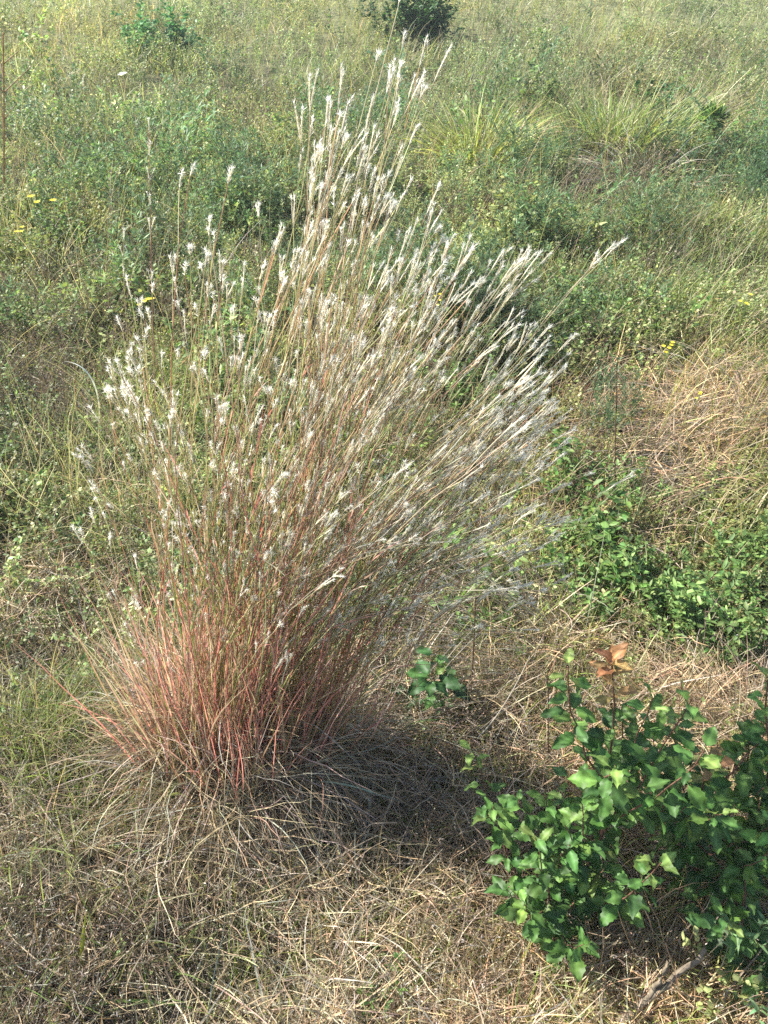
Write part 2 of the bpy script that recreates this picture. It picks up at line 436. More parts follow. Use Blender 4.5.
tips[:, 1] = np.maximum(tips[:, 1], 40 * (tips[:, 1] > 20))
TP = pix_y(tips[:, 0], tips[:, 1], tips[:, 2])
n = len(TP)
a = rng.uniform(0, 6.28, n); r = .15 * np.sqrt(rng.random(n))
B = np.stack([bx + r * np.cos(a) * 1.1 + np.clip((TP[:, 0] - bx) * .18, -.1, .1), by + r * np.sin(a) * .8, 0 * a], -1); B[:, 2] = hgt(B[:, 0], B[:, 1])
hl = TP - B
P1 = B + np.stack([hl[:, 0] * rng.uniform(.12, .34, n), hl[:, 1] * .2, hl[:, 2] * rng.uniform(.50, .62, n)], -1)
low = np.clip((.95 - TP[:, 2]) / .4, 0, 1) * np.clip((TP[:, 0] - bx) / .3, 0, 1); P1[:, 2] += low * .16; P1[:, 0] += low * .03
K = 15; t = np.linspace(0, 1, K)[None, :, None]
SP = (1 - t) ** 2 * B[:, None] + 2 * t * (1 - t) * P1[:, None] + t ** 2 * TP[:, None]
SP[:, 1:-1] += np.cumsum(rng.normal(0, .0060, (n, K - 2, 3)), 1)[:, :] * np.sin(np.linspace(0, math.pi, K - 2))[None, :, None]
lens = np.linalg.norm(TP - B, axis=1)
camp = np.array([0, 0, H])
order = np.argsort(np.linalg.norm(TP - camp, axis=1) + rng.normal(0, .02, n) - .5 * (np.arange(n) < 16))


def stem_colours(m):
    lo = pick(REDD + REDD + [(.30, .30, .11), (.36, .30, .15)], m, .12); mid = pick([(.50, .24, .18), (.54, .30, .22), (.52, .34, .24), (.40, .42, .18), (.54, .27, .20), (.48, .46, .24), (.33, .38, .14), (.42, .44, .2)], m, .15)
    hi = pick([(.50, .42, .28), (.46, .44, .26), (.50, .34, .24), (.56, .50, .38)], m, .14)
    tt = np.linspace(0, 1, K)[None, :, None]
    return np.where(tt < .5, lo[:, None] * (1 - tt * 2) + mid[:, None] * tt * 2, mid[:, None] * (2 - tt * 2) + hi[:, None] * (tt * 2 - 1))


def raceme(acc, p0, dr, L, openness):
    """one silvery raceme: slender hairy spike ending in a burst of hairs"""
    Kq = 5; tt = np.linspace(0, 1, Kq)[:, None]
    sag = rng.normal(0, .06, 3) * L
    P = p0 + dr * L * tt + sag * tt ** 2
    sd = norm(np.cross(dr, norm(rng.normal(0, 1, 3))))
    c = np.array([.72, .68, .56]) * rng.uniform(.85, 1.15); w = np.array([.35, 1, 1, .9, .3]) * rng.uniform(.0008, .0012)
    tube(acc, P[None], w[None], np.array([c]), 3)
    m = 40; th = rng.random(m) ** .8
    th[:12] = rng.uniform(.8, 1, 12)
    pp = p0 + dr * L * th[:, None] + sag * th[:, None] ** 2
    rad = norm(np.cross(dr, rng.normal(0, 1, (m, 3))))
    ang = rng.uniform(.12, .5 + .5 * openness, m); ang[:12] = rng.uniform(.2, .9 + 1.1 * openness, 12)
    D = dr * np.cos(ang)[:, None] + rad * np.sin(ang)[:, None]
    l = rng.uniform(.004, .0085, m)
    PP = pp[:, None] + D[:, None] * (l[:, None] * np.array([0, .5, 1])[None])[..., None]
    sd = norm(np.cross(D, rng.normal(0, 1, (m, 3))))
    ribbon(acc, PP, np.array([[.8, .65, .15]]) * rng.uniform(.00024, .00042, (m, 1)), sd, pick([(.90, .885, .83), (.85, .83, .76)], m, .05))


def heads_for(q):
    """the paired racemes of stem q: [(acc)]"""
    out = []
    m = rng.integers(2, 5) if tips[q, 0] < 290 else rng.integers(3, 7); ts = np.concatenate([[1.0], np.sort(rng.uniform(.42, .97, m))[::-1]])
    for jx, tq in enumerate(ts):
        A = Acc(); x = tq * (K - 1.001); a = int(x); fr = x - a
        p = SP[q, a] * (1 - fr) + SP[q, a + 1] * fr; T = norm(SP[q, a + 1] - SP[q, a])
        if jx:
            side = norm(np.cross(T, rng.normal(0, 1, 3))); an = rng.uniform(.08, .30)
            D = norm(T * math.cos(an) + side * math.sin(an)); L = rng.uniform(.03, .10)
            tt = np.linspace(0, 1, 5)[:, None]; PP = p + D * L * tt + (T - D) * L * .3 * tt ** 2
            tube(A, PP[None], np.full((1, 5), .0006), pick([(.62, .59, .44), (.50, .49, .30), (.52, .40, .28)], 1), 3)
            p = PP[-1]; T = norm(PP[-1] - PP[-2])
        left = tips[q, 0] < 290; op = rng.random() ** (.6 if left else 2.2)
        ax = norm(np.cross(T, rng.normal(0, 1, 3)))
        sp_ = rng.uniform(.03, .14) + .12 * op; L = rng.uniform(.028, .052) * (1 - .7 * op)
        raceme(A, p, norm(T + ax * sp_), L, op)
        if rng.random() < .7 - .5 * op: raceme(A, p, norm(T - ax * sp_), L * rng.uniform(.8, 1), op)
        out.append(A)
    return out


def culm(acc, ids):
    ids = np.atleast_1d(ids); m = len(ids)
    tt = np.linspace(0, 1, K)[None]; rr = rng.uniform(.0009, .0015, (m, 1)) * (1 - .6 * tt)
    tube(acc, SP[ids], rr, stem_colours(m), 4)
    # sheathing leaves held close to the culm
    for q in ids:
        k = rng.integers(2, 6); x = rng.uniform(.08, .72, k) * (K - 1.001); a = x.astype(int); fr = (x - a)[:, None]
        p = SP[q, a] * (1 - fr) + SP[q, a + 1] * fr; T = norm(SP[q, a + 1] - SP[q, a])
        o_ = norm(np.cross(T, rng.normal(0, 1, (k, 3)))); L = rng.uniform(.06, .20, k) * (1.1 - x / K)
        s = np.linspace(0, 1, 6)[None, :, None]
        an = rng.uniform(.08, .30, k)[:, None, None]
        PP = p[:, None] + L[:, None, None] * s * (T[:, None] * np.cos(an) + o_[:, None] * np.sin(an)) + o_[:, None] * L[:, None, None] * .18 * s ** 2
        PP[..., 2] -= (L[:, None] * .15 * rng.random((k, 1)) * s[..., 0] ** 3)
        ribbon(acc, PP, taper(6, k, rng.uniform(.0009, .0018, k), .08), norm(np.cross(T, o_)), pick(REDD + [(.20, .22, .06), (.26, .26, .09), (.40, .34, .20), (.17, .2, .05)], k))


for q in order[:100]:
    A = Acc(); culm(A, q); so = A.build('flowering_stem', M_CULM, clump)
    for hA in heads_for(q)[:3]: hA.build('seed_head', M_FLUFF, Under(so, clump))
A = Acc(); culm(A, order[100:]); so = A.build('flowering_stems', M_CULM, clump, kind='stuff')
A = Acc()
for q in order[100:]:
    for hA in heads_for(q): A.add(*hA.arrays())
A.build('seed_fluff', M_FLUFF, Under(so, clump), kind='stuff')

# upright basal leaves and leafy shoots
A = Acc(); n = 850
a = rng.uniform(0, 6.28, n); r = .17 * np.sqrt(rng.random(n))
B = np.stack([bx + .01 + r * np.cos(a) * 1.15, by + r * np.sin(a) * .85, 0 * a], -1); B[:, 2] = hgt(B[:, 0], B[:, 1])
outx = (B[:, 0] - bx) * .85 + .05 + rng.normal(0, .10, n); outy = (B[:, 1] - by) * .7 + rng.normal(0, .10, n)
az = np.arctan2(outy, outx); tilt = np.minimum(np.hypot(outx, outy), .8)
L = rng.uniform(.15, .62, n) * (1 - .3 * tilt)
P, h = arcs(B, L, tilt * .8, az, rng.normal(.12, .25, n), 9, daz=rng.normal(0, .5, n), wob=.05)
C0 = pick(REDD + REDD + [(.28, .30, .11), (.24, .30, .09), (.33, .38, .13), (.48, .42, .28)], n, .14)
C1 = pick(REDD + [(.34, .34, .15), (.52, .46, .30), (.26, .30, .11)], n, .14)
tt = np.linspace(0, 1, 9)[None, :, None]
ribbon(A, P, taper(9, n, rng.uniform(.0008, .0017, n), .08), twist(P, h, 1.5), C0[:, None] * (1 - tt) + C1[:, None] * tt)
A.build('leaf_blades', M_CULM, clump, kind='stuff')
# skirt of old leaves falling outwards, several crowns rather than one
A = Acc(); n = 3000
a = rng.uniform(0, 6.28, n); r = .21 * np.sqrt(rng.random(n)) * (1 + .25 * np.sin(a * 3 + 1))
B = np.stack([bx + .02 + r * np.cos(a) * 1.15, by - .01 + r * np.sin(a) * .9, 0 * a], -1); B[:, 2] = hgt(B[:, 0], B[:, 1]) + .01 + rng.random(n) ** 1.4 * .20 * np.clip(1.25 - r / .22, 0, 1)
az = np.arctan2(B[:, 1] - by, B[:, 0] - bx) + rng.normal(0, .8, n)
P, h = arcs(B, rng.uniform(.10, .33, n), rng.uniform(R(5), R(65), n), az, rng.uniform(R(35), R(140), n), 9, daz=rng.normal(0, .8, n), wob=.12)
ribbon(A, P, taper(9, n, rng.uniform(.0005, .0013, n), .1), twist(P, h, 1.5), pick(STRAW + STRAW + GREY + BROWN[1:2] + [(.38, .24, .17), (.42, .30, .2)], n, .2))
A.build('dead_leaf_skirt', M_STRAW, clump, kind='stuff')


# ------------------------------------------------------------------ broad-leaved saplings
def broadleaf(acc, p, D, up, L, W, c, wave=.06, tooth=.05):
    ns, na = 12, 4
    t = np.linspace(0, 1, ns); s = np.linspace(-1, 1, na + 1)
    side = norm(np.cross(D, up)); nn = np.cross(side, D)
    if nn[2] < 0: nn = -nn
    wp = np.interp(t, [0, .06, .2, .4, .6, .8, .93, 1], [.03, .35, .82, 1, .9, .58, .24, .02]) * (1 + tooth * np.where(np.arange(ns) % 2, 1, -1))
    curl = rng.uniform(.05, .35); fold = rng.uniform(.15, .5); ph = rng.uniform(0, 6.28)
    T, S = np.meshgrid(t, s, indexing='ij')
    z = -curl * T ** 2 * L + fold * np.abs(S) * wp[:, None] * W + wave * L * np.sin(T * 9 + ph + S * 1.5) * np.abs(S) ** 1.5
    P = p + D * (T * L)[..., None] + side * (S * wp[:, None] * W)[..., None] + nn * z[..., None]
    cc = np.repeat(np.repeat(c[None, None], ns, 0), na + 1, 1).copy(); cc[:, na // 2] = cc[:, na // 2] * 1.5 + .01
    b = (np.arange(ns - 1)[:, None] * (na + 1) + np.arange(na)[None])
    acc.add(P, np.stack([b, b + 1, b + na + 2, b + na + 1], -1), cc)


LEAFP = [(.052, .115, .024), (.068, .14, .028), (.038, .09, .022), (.09, .165, .035), (.060, .125, .03)]
YOUNG = [(.10, .19, .04), (.14, .21, .05), (.07, .15, .035)]
TIPC = [(.30, .16, .07), (.24, .17, .06), (.2, .2, .06)]


def sapling(name, label, cat, base_uv, top, nleaf, leafL, branches=4, tip_leaves=5, stem_c=(.12, .06, .04), pal=LEAFP, spread=.14, lo=.12, rad=.0035, group=None, tipc=TIPC, blen=(.12, .26), copper=0):
    x, y = ground(*base_uv); bp_ = np.array([x, y, float(hgt(x, y)) - .01])
    tp = pix_y(top[0], top[1], top[2])
    rt = Root(name, bp_, label, cat, group)
    Lq = np.linalg.norm(tp - bp_)
    def axis(p0, p1, bow, K_=9):
        t = np.linspace(0, 1, K_)[:, None]; m = p0 * .5 + p1 * .5 + bow
        return (1 - t) ** 2 * p0 + 2 * t * (1 - t) * m + t ** 2 * p1 + np.concatenate([[[0, 0, 0]], rng.normal(0, .0035, (K_ - 2, 3)), [[0, 0, 0]]])
    main = axis(bp_, tp, np.array([rng.normal(0, .02), rng.normal(0, .02), .02]))
    S = Acc(); axes = [(main, Lq)]
    tube(S, main[None], np.linspace(rad, rad * .35, 9)[None], np.array([stem_c]), 6)
    S.build('stem', M_WOOD, rt)
    for k in range(branches):
        f = rng.uniform(.08, .7); x_ = f * 8; a = int(x_); p0 = main[a] * (1 - x_ + a) + main[a + 1] * (x_ - a)
        an = 6.28 * k / max(branches, 1) + rng.normal(0, .5); l = Lq * rng.uniform(*blen) / .5 * (1.1 - f * .6)
        p1 = p0 + np.array([math.cos(an) * spread * rng.uniform(.6, 1.3), math.sin(an) * spread * rng.uniform(.5, 1.0), l])
        ax = axis(p0, p1, np.array([math.cos(an), math.sin(an), -.3]) * .03)
        A = Acc(); tube(A, ax[None], np.linspace(rad * .6, rad * .25, 9)[None], np.array([stem_c]) * 1.2, 5); A.build('branch', M_WOOD, rt)
        axes.append((ax, np.linalg.norm(p1 - p0)))
    tot = sum(l for _, l in axes); Lf = Acc(); Yg = Acc(); ga = rng.uniform(0, 6.28)
    for (ax, l) in axes:
        m = max(5, int(nleaf * l / tot)); l0 = lo if ax is main else .15
        for k in range(m):
            f = l0 + (1 - l0) * (k + rng.uniform(0, .8)) / m; x_ = min(f, .999) * 8; a = int(x_)
            p = ax[a] * (1 - x_ + a) + ax[a + 1] * (x_ - a); T = norm(ax[a + 1] - ax[a])
            ga += 2.4; o_ = np.array([math.cos(ga), math.sin(ga), 0]); elev = rng.uniform(-.15, .55) + (f > .85) * .5
            D = norm(o_ + T * elev + rng.normal(0, .12, 3))
            size = leafL * rng.uniform(.7, 1.15) * (1 if f < .8 else .75)
            pl = size * .3
            young = f > .86
            c = pick(tipc if (ax is main and f > .9 and tipc is not TIPC or (ax is main and branches > 8 and f > .86)) else (YOUNG if (young or rng.random() < .12) else pal), 1, .14)[0]
            dst = Yg if young else Lf
            PP = p + D * pl * np.linspace(0, 1, 3)[:, None]
            tube(dst, PP[None], np.full((1, 3), .0006), np.array([c * 1.3]), 3)
            upn = norm(np.array([0, 0, 1.]) + rng.normal(0, .35, 3))
            broadleaf(dst, PP[-1], norm(D + np.array([0, 0, rng.uniform(-.5, .1)])), upn, size, size * rng.uniform(.24, .33), c, wave=.09, tooth=.11)
    for k in range(copper):
        an = k * 2.4 + .5; D = norm(np.array([math.cos(an) * .7, math.sin(an) * .7, .9 - .12 * k])); p = main[-1] + np.array([0, 0, .012 - .006 * k])
        broadleaf(Yg, p, D, norm(np.array([-math.cos(an), -math.sin(an), 1.])), .034, .010, np.array([(.38, .19, .08), (.33, .15, .07), (.36, .24, .09)][k % 3]))
    Lf.build('foliage', M_LEAF, rt); Yg.build('young_leaves', M_LEAF, rt)
    return rt


sapling('sapling', 'tall leafy sapling with coppery shoot tip, just right of a dead brown stalk', 'sapling', (582, 925), (612, 664, .76), 230, .041, 9, spread=.13, blen=(.16, .30), copper=7)
sapling('sapling', 'thin small-leaved sapling at the left edge of the leafy foreground shrubs', 'sapling', (535, 925), (470, 745, .80), 60, .034, 3, spread=.05, rad=.0025)
sapling('sapling', 'low spreading sapling with rounded leaves between the coppery-tipped one and the frame edge', 'sapling', (685, 905), (708, 758, .74), 230, .041, 9, spread=.13)
sapling('sapling', 'sapling with bright green leaves cut by the right frame edge', 'sapling', (770, 900), (768, 680, .80), 140, .044, 7, spread=.11)
sapling('sapling', 'short rounded sapling nearest the bottom left of the leafy shrubs', 'sapling', (560, 960), (535, 835, .66), 100, .040, 5, spread=.09, rad=.0025)
sapling('sapling', 'sapling with narrow yellowish leaves standing behind the coppery-tipped one', 'sapling', (655, 860), (655, 720, .88), 42, .045, 4, pal=YOUNG + LEAFP, spread=.07, rad=.002)
sapling('sapling', 'dark green sapling crouching in shade at the lower right corner', 'sapling', (735, 990), (745, 880, .62), 90, .042, 5, spread=.12, pal=LEAFP)
sapling('sapling', 'short sapling filling the gap between the small-leaved one and the coppery-tipped one', 'sapling', (560, 900), (545, 790, .72), 80, .038, 5, spread=.08, rad=.0025)
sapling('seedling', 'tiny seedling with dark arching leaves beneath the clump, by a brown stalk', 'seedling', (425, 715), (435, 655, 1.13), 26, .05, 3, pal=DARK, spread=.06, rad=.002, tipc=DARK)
sapling('seedling', 'tiny seedling with two folded lime leaves in the dry straw at bottom centre', 'seedling', (332, 945), (330, 905, .70), 5, .05, 0, pal=YELLOWG, spread=.02, rad=.0015, tipc=YELLOWG)


# ------------------------------------------------------------------ named weeds
def weed(name, label, cat, uv, size, tm, mat=M_HERB, n=8, rad=.08, group=None, lean=.2, stretch=(1, 1)):
    """tm: function -> (leaf acc, stem acc) template; several shoots from one root crown"""
    x, y = ground(*uv); z = float(hgt(x, y)); rt = Root(name, (x, y, z), label, cat, group)
    Lf, St = Acc(), Acc()
    for _ in range(n):
        a, s = tm(); q = rng.uniform(0, 6.28); rr = rad * math.sqrt(rng.random())
        px_, py_ = x + rr * math.cos(q) * stretch[0], y + rr * math.sin(q) * stretch[1]
        B = np.array([[px_, py_, float(hgt(px_, py_))]]); S = np.array([size * rng.uniform(.75, 1.15)])
        st = rng.bit_generator.state; place(Lf, [a.arrays()], B, S, lean=lean)
        rng.bit_generator.state = st; place(St, [s.arrays()], B, S, lean=lean)
    St.build('stems', M_CULM, rt); Lf.build('foliage', mat, rt)
    return rt


bushy = lambda: herb(.20, 4, .5, .026, .0055, .009, HERB + [(.12, .2, .06)], up=.5, branch=2, fold=True, K=4)
leafy = lambda: herb(.20, 3, .5, .036, .008, .014, HERB + YOUNG, up=.4, branch=1, fold=True, K=5)
golden = lambda: herb(.32, 4, .3, .030, .0022, .0055, BLUE, up=.75, branch=1)
limes = lambda: herb(.20, 4, .5, .018, .0045, .009, HERBY + YELLOWG, up=.6, branch=2)
darks = lambda: herb(.45, 6, .6, .050, .012, .013, DARK, up=.4, branch=3, fold=True, K=4)
fars = lambda: herb(.50, 4, .5, .060, .016, .02, [(.05, .15, .06), (.08, .20, .07), (.14, .25, .10)], up=.5, branch=3, fold=True, K=4)

weed('leafy_weed', 'dense bushy green weed on the right, behind the foreground saplings', 'weed', (705, 640), .95, bushy, n=26, rad=.14, stretch=(1.3, .8))
weed('leafy_weed', 'dark shaded weed left of the dense bushy one, with scattered pale leaves', 'weed', (590, 590), .85, leafy, n=13, rad=.12)
weed('leafy_weed', 'bright green weed cut by the right edge above the dense bushy weed', 'weed', (765, 575), .9, bushy, n=14, rad=.13)
weed('leafy_weed', 'leafy weed with light green tips beside the lowest silver seed heads', 'weed', (585, 540), .85, leafy, n=14, rad=.10)
weed('leafy_weed', 'green weed just under the rightmost silver tips, left of the thin brown stalk', 'weed', (570, 480), .8, leafy, n=12, rad=.12)
weed('leafy_weed', 'low green weed at the foot of the thin brown stalk crossing the straw mat', 'weed', (628, 500), .7, bushy, n=9, rad=.10)
weed('leafy_weed', 'dark green weed joining the two bushy weeds on the right', 'weed', (650, 590), .8, bushy, n=12, rad=.11)
weed('leafy_weed', 'small weed sprawling in the shade under the right flank of the clump', 'weed', (480, 640), .6, leafy, n=5, rad=.08)
weed('feathery_weed', 'blue-green feathery weed standing by dry brown stalks at right of the clump', 'weed', (610, 440), .75, golden, n=7, rad=.07)
weed('feathery_weed', 'tall soft blue-green weed right of the longest seed stalk tips', 'weed', (545, 270), 1.05, golden, n=14, rad=.2)
weed('feathery_weed', 'wide bluish weed patch reaching the right edge below the ball-topped stalk', 'weed', (735, 215), 1.0, golden, n=30, rad=.38, stretch=(1.5, .6))
weed('feathery_weed', 'bluish weed between the two yellow-green tussocks', 'weed', (545, 190), 1.1, golden, n=14, rad=.25)
weed('feathery_weed', 'blue-green weed behind the upper right edge of the silver heads', 'weed', (480, 300), .9, golden, n=10, rad=.2)
weed('leafy_weed', 'deep green weed seen through the silver heads at the clump centre', 'weed', (470, 395), .9, bushy, n=14, rad=.2)
weed('leafy_weed', 'vivid green weed rising inside the left part of the clump', 'weed', (215, 520), .9, limes, n=14, rad=.14)
weed('leafy_weed', 'light green weed behind the thin left stems of the clump', 'weed', (120, 560), .7, limes, n=8, rad=.10)
weed('leafy_weed', 'lush bright weed at the left frame edge below the yellow flower', 'weed', (15, 290), 1.1, limes, n=16, rad=.22)
weed('leafy_weed', 'dark leafy weed left of the lone white-tufted stalk', 'weed', (85, 262), 1.0, bushy, n=9, rad=.16)
weed('leafy_weed', 'pale-budded low weed at the left edge below the dead brown tangle', 'weed', (45, 520), .6, limes, n=9, rad=.09)
weed('leafy_weed', 'yellow-tipped weed on the right between bluish weeds and the straw mat', 'weed', (690, 330), .95, limes, n=14, rad=.24)
weed('leafy_weed', 'rounded green weed throwing a dark shadow, right of the longest seed stalk', 'weed', (585, 345), .95, bushy, n=14, rad=.18)
weed('leafy_weed', 'low green weed in the dry grass at bottom centre', 'weed', (365, 985), .45, leafy, n=5, rad=.07)
weed('shrub', 'bright-leaved young shrub standing alone in the far upper left meadow', 'shrub', (165, 68), 1.0, fars, M_HERB, n=9, rad=.30)
weed('shrub', 'dark rounded shrub at the top edge of the far meadow', 'shrub', (416, 46), 1.15, darks, M_LEAF, n=11, rad=.28)
weed('leafy_weed', 'small dark weed just right of the far yellow-green tussock pair', 'weed', (648, 128), .8, darks, M_LEAF, n=1, rad=.02)

# ball-topped stalk
x, y = ground(712, 168); z = float(hgt(x, y)); tp = pix_y(714, 118, y); rt = Root('stalked_weed', (x, y, z), 'lone thin stalk carrying one dark green leafy ball, upper right', 'weed')
A = Acc(); tube(A, np.linspace([x, y, z], tp, 6)[None], np.full((1, 6), .006), np.array([[.2, .14, .09]]), 5); A.build('stem', M_CULM, rt)
A = Acc(); m = 150; D = norm(rng.normal(0, 1, (m, 3))); p = tp + D * .055 * rng.random((m, 1)) ** .5 * np.array([1.2, 1, 1]); tt = np.linspace(0, 1, 4)
PP = p[:, None] + (D + [0, 0, .4])[:, None] * (.045 * tt)[None, :, None]
ribbon(A, PP, np.full((m, 1), .009) * np.array([[.2, 1, .8, .1]]), norm(np.cross(D, rng.normal(0, 1, (m, 3)))), pick(DARK + HERB, m)); A.build('foliage', M_LEAF, rt)


# ------------------------------------------------------------------ tussocks of other grass
def tussock(name, label, uv, n, L, pal, rad, tilt=.7, bend=(.3, 1.3), w=.0022, lean=0., mat=M_GRASS, cat='grass tussock', dead=0):
    x, y = ground(*uv); z = float(hgt(x, y)); rt = Root(name, (x, y, z), label, cat)
    a = rng.uniform(0, 6.28, n); r = rad * np.sqrt(rng.random(n)); B = np.stack([x + r * np.cos(a), y + r * np.sin(a), 0 * a], -1); B[:, 2] = hgt(B[:, 0], B[:, 1])
    ox = np.cos(a) * r / rad * tilt + lean + rng.normal(0, .15, n); oy = np.sin(a) * r / rad * tilt + rng.normal(0, .15, n)
    P, h = arcs(B, L * rng.uniform(.45, 1.1, n), np.hypot(ox, oy), np.arctan2(oy, ox), rng.uniform(*bend, n), 8, wob=.03)
    A = Acc(); folded(A, P, taper(8, n, rng.uniform(.6, 1.1, n) * w, .06), twist(P, h, .9), pick(pal, n, .15)); A.build('leaf_blades', mat, rt, kind='stuff')
    if dead:
        a = rng.uniform(0, 6.28, dead); B = np.stack([x + rad * np.cos(a) * .8, y + rad * np.sin(a) * .8, 0 * a], -1); B[:, 2] = hgt(B[:, 0], B[:, 1])
        P, h = arcs(B, L * rng.uniform(.3, .9, dead), rng.uniform(.2, 1, dead), a, rng.uniform(.8, 1.8, dead), 8)
        A = Acc(); ribbon(A, P, taper(8, dead, np.full(dead, w * .8), .1), twist(P, h, 1), pick(STRAW + BROWN, dead)); A.build('dead_leaves', M_STRAW, rt, kind='stuff')
    return rt


tussock('grass_tussock', 'yellow-green arching grass tussock with a dark base, right of the tallest seed heads', (485, 165), 560, .50, [(.34, .38, .08), (.38, .40, .12)] + YELLOWG, .28, 1.0, w=.005, lean=.25, dead=160)
tussock('grass_tussock', 'taller yellow-green grass tussock further right, near the ball-topped stalk', (625, 155), 520, .50, YELLOWG + GREEN, .38, .7, w=.005, lean=.15, dead=120)
tussock('grass_tussock', 'thin pale tussock blown to the right behind the ball-topped stalk', (690, 128), 200, .5, OLIVE + STRAW[:2], .28, .6, w=.0035, lean=.45)
tussock('grass_tussock', 'green grass tuft at the left edge beside the base of the clump', (25, 770), 190, .22, GREEN + OLIVE + STRAW[:2], .07, .9, w=.0017, dead=70)
tussock('grass_tussock', 'olive grass tuft touching the left foot of the clump', (105, 765), 170, .24, GREEN + OLIVE, .06, .8, w=.0015, lean=.1, dead=60)
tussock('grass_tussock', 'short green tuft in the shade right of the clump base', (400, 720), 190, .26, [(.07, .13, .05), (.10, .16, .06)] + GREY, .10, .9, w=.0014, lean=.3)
tussock('grass_tussock', 'fine reddish dry tuft in the bottom left corner', (55, 1000), 300, .20, [(.30, .19, .12), (.36, .26, .16), (.25, .17, .1)] + STRAW, .10, .6, w=.0010, mat=M_STRAW)
tussock('grass_tussock', 'bright green wispy tuft in the shadow at bottom centre', (270, 950), 90, .12, GREEN + YELLOWG, .04, .8, w=.0012)
tussock('grass_tussock', 'heap of bleached hay-like blades beside the bluish weeds, upper right', (645, 185), 420, .40, STRAW + GREY, .28, 1.1, (.8, 1.7), w=.003, mat=M_STRAW)
tussock('grass_tussock', 'flattened spread of long dry stems sweeping left across the right straw mat', (715, 435), 460, .34, STRAW + GREY + [(.42, .29, .2)], .42, .5, (.9, 1.7), w=.0016, lean=-.75, mat=M_STRAW)
tussock('grass_tussock', 'swept heap of grey straw, darkened as if shaded, under the lowest seed heads', (530, 650), 480, .36, GREY + GREY + BROWN + STRAW[:3], .17, .5, (.5, 1.2), w=.0012, lean=-.6, mat=M_STRAW)  # weathered grey-brown, also chosen to put the clump's shade into the colour
tussock('grass_tussock', 'loose tan straw heap right of the coppery-tipped sapling', (735, 745), 420, .24, STRAW + [(.42, .30, .2)], .11, .9, (.6, 1.4), w=.0011, lean=-.2, mat=M_STRAW)
tussock('grass_tussock', 'bleached straw mound at the left below the bare patch', (75, 860), 520, .24, STRAW[:1] + STRAW[6:] + STRAW, .14, 1.0, (.7, 1.4), w=.0012, lean=.2, mat=M_STRAW)


# ------------------------------------------------------------------ single stalks, blades, sticks
def path3(pts): return np.array(pts, float)


def smooth(P, K_=14):
    P = np.array(P, float); t = np.linspace(0, 1, K_); k = np.linspace(0, 1, len(P))
    if len(P) == 3:
        t = t[:, None]; m = 2 * P[1] - .5 * P[0] - .5 * P[2]; return (1 - t) ** 2 * P[0] + 2 * t * (1 - t) * m + t ** 2 * P[2]
    return np.stack([np.interp(t, k, P[:, q]) for q in range(3)], -1)


def stalk(name, label, cat, pts, r, c, mat=M_CULM, twigs=0, group=None, flat=False):
    """pts: (u, v, height above ground) along the stalk"""
    W = []
    for (u, v, hh) in pts:
        a, yy, zz = ray(u, v); t = -(H - hh) / zz; x, y = a * t, yy * t; W.append((x, y, hh + float(hgt(x, y))))
    P = smooth(W)
    rt = Root(name, P[0], label, cat, group) if twigs else None
    A = Acc(); C = np.array([c]) * np.ones((1, 3))
    if flat:
        sd = norm(np.cross(norm(P[-1] - P[0]), np.array([.3, -.5, .8])))
        folded(A, P[None], r * np.interp(np.linspace(0, 1, len(P)), [0, .3, .7, 1], [.6, 1, .8, .05])[None], sd[None], C)
    else: tube(A, P[None], np.linspace(r, r * .5, len(P))[None], C, 5)
    if not twigs:
        A.v = [vv for vv in A.v]
        o = A.build(name, mat); base = P[0]
        o.data.transform(__import__('mathutils').Matrix.Translation(-Vector(base))); o.location = base
        o['kind'] = 'thing'
        return tag(o, label, cat, group)
    A.build('stem', mat, rt)
    for _ in range(twigs):
        k = rng.integers(4, len(P) - 1); D = norm(norm(P[-1] - P[0]) + rng.normal(0, .5, 3)); l = np.linalg.norm(P[-1] - P[0]) * rng.uniform(.08, .22)
        Q = P[k] + D * l * np.linspace(0, 1, 4)[:, None]; A = Acc(); tube(A, Q[None], np.linspace(r * .5, r * .25, 4)[None], C, 4); A.build('twig', mat, rt)
    return rt


BR = (.14, .09, .06)
stalk('dead_stalk', 'dark brown dead stalk standing upright below the silver seed heads', 'dead stalk', [(470, 712, 0), (474, 640, .22), (477, 560, .45)], .0022, BR, twigs=3)
stalk('dead_stalk', 'dark upright dead stalk just left of the coppery-tipped sapling', 'dead stalk', [(545, 790, 0), (548, 735, .12), (547, 675, .25)], .0018, (.09, .06, .045), twigs=2)
stalk('dead_stalk', 'thin brown stalk crossing the straw mat above the bushy weed', 'dead stalk', [(616, 515, 0), (617, 440, .28), (620, 345, .62)], .0020, BR, twigs=5)
stalk('dead_stalk', 'faint brown stalk in dry twigs right of the silver heads', 'dead stalk', [(585, 425, 0), (596, 380, .22), (606, 335, .42)], .0018, (.16, .10, .07), twigs=6)
stalk('dead_stalk', 'brown stalk leaning left in front of the dead brown tangle', 'dead stalk', [(62, 440, 0), (52, 400, .12), (40, 365, .25)], .0024, (.12, .08, .06), twigs=2)
stalk('dead_stalk', 'thin reddish stalk beside the narrow yellowish sapling', 'dead stalk', [(672, 800, 0), (676, 740, .12), (683, 668, .28)], .0014, (.17, .10, .06), twigs=2)
stalk('dead_stalk', 'dark bent stalk poking in at the lower left edge', 'dead stalk', [(30, 860, 0), (18, 835, .05), (0, 800, .12)], .0028, (.10, .07, .05), twigs=1)
stalk('dead_stalk', 'tall tan seeding stalk at the left edge near the top', 'dead stalk', [(4, 215, 0), (5, 130, .5), (7, 48, .95)], .006, (.36, .26, .16), twigs=8)
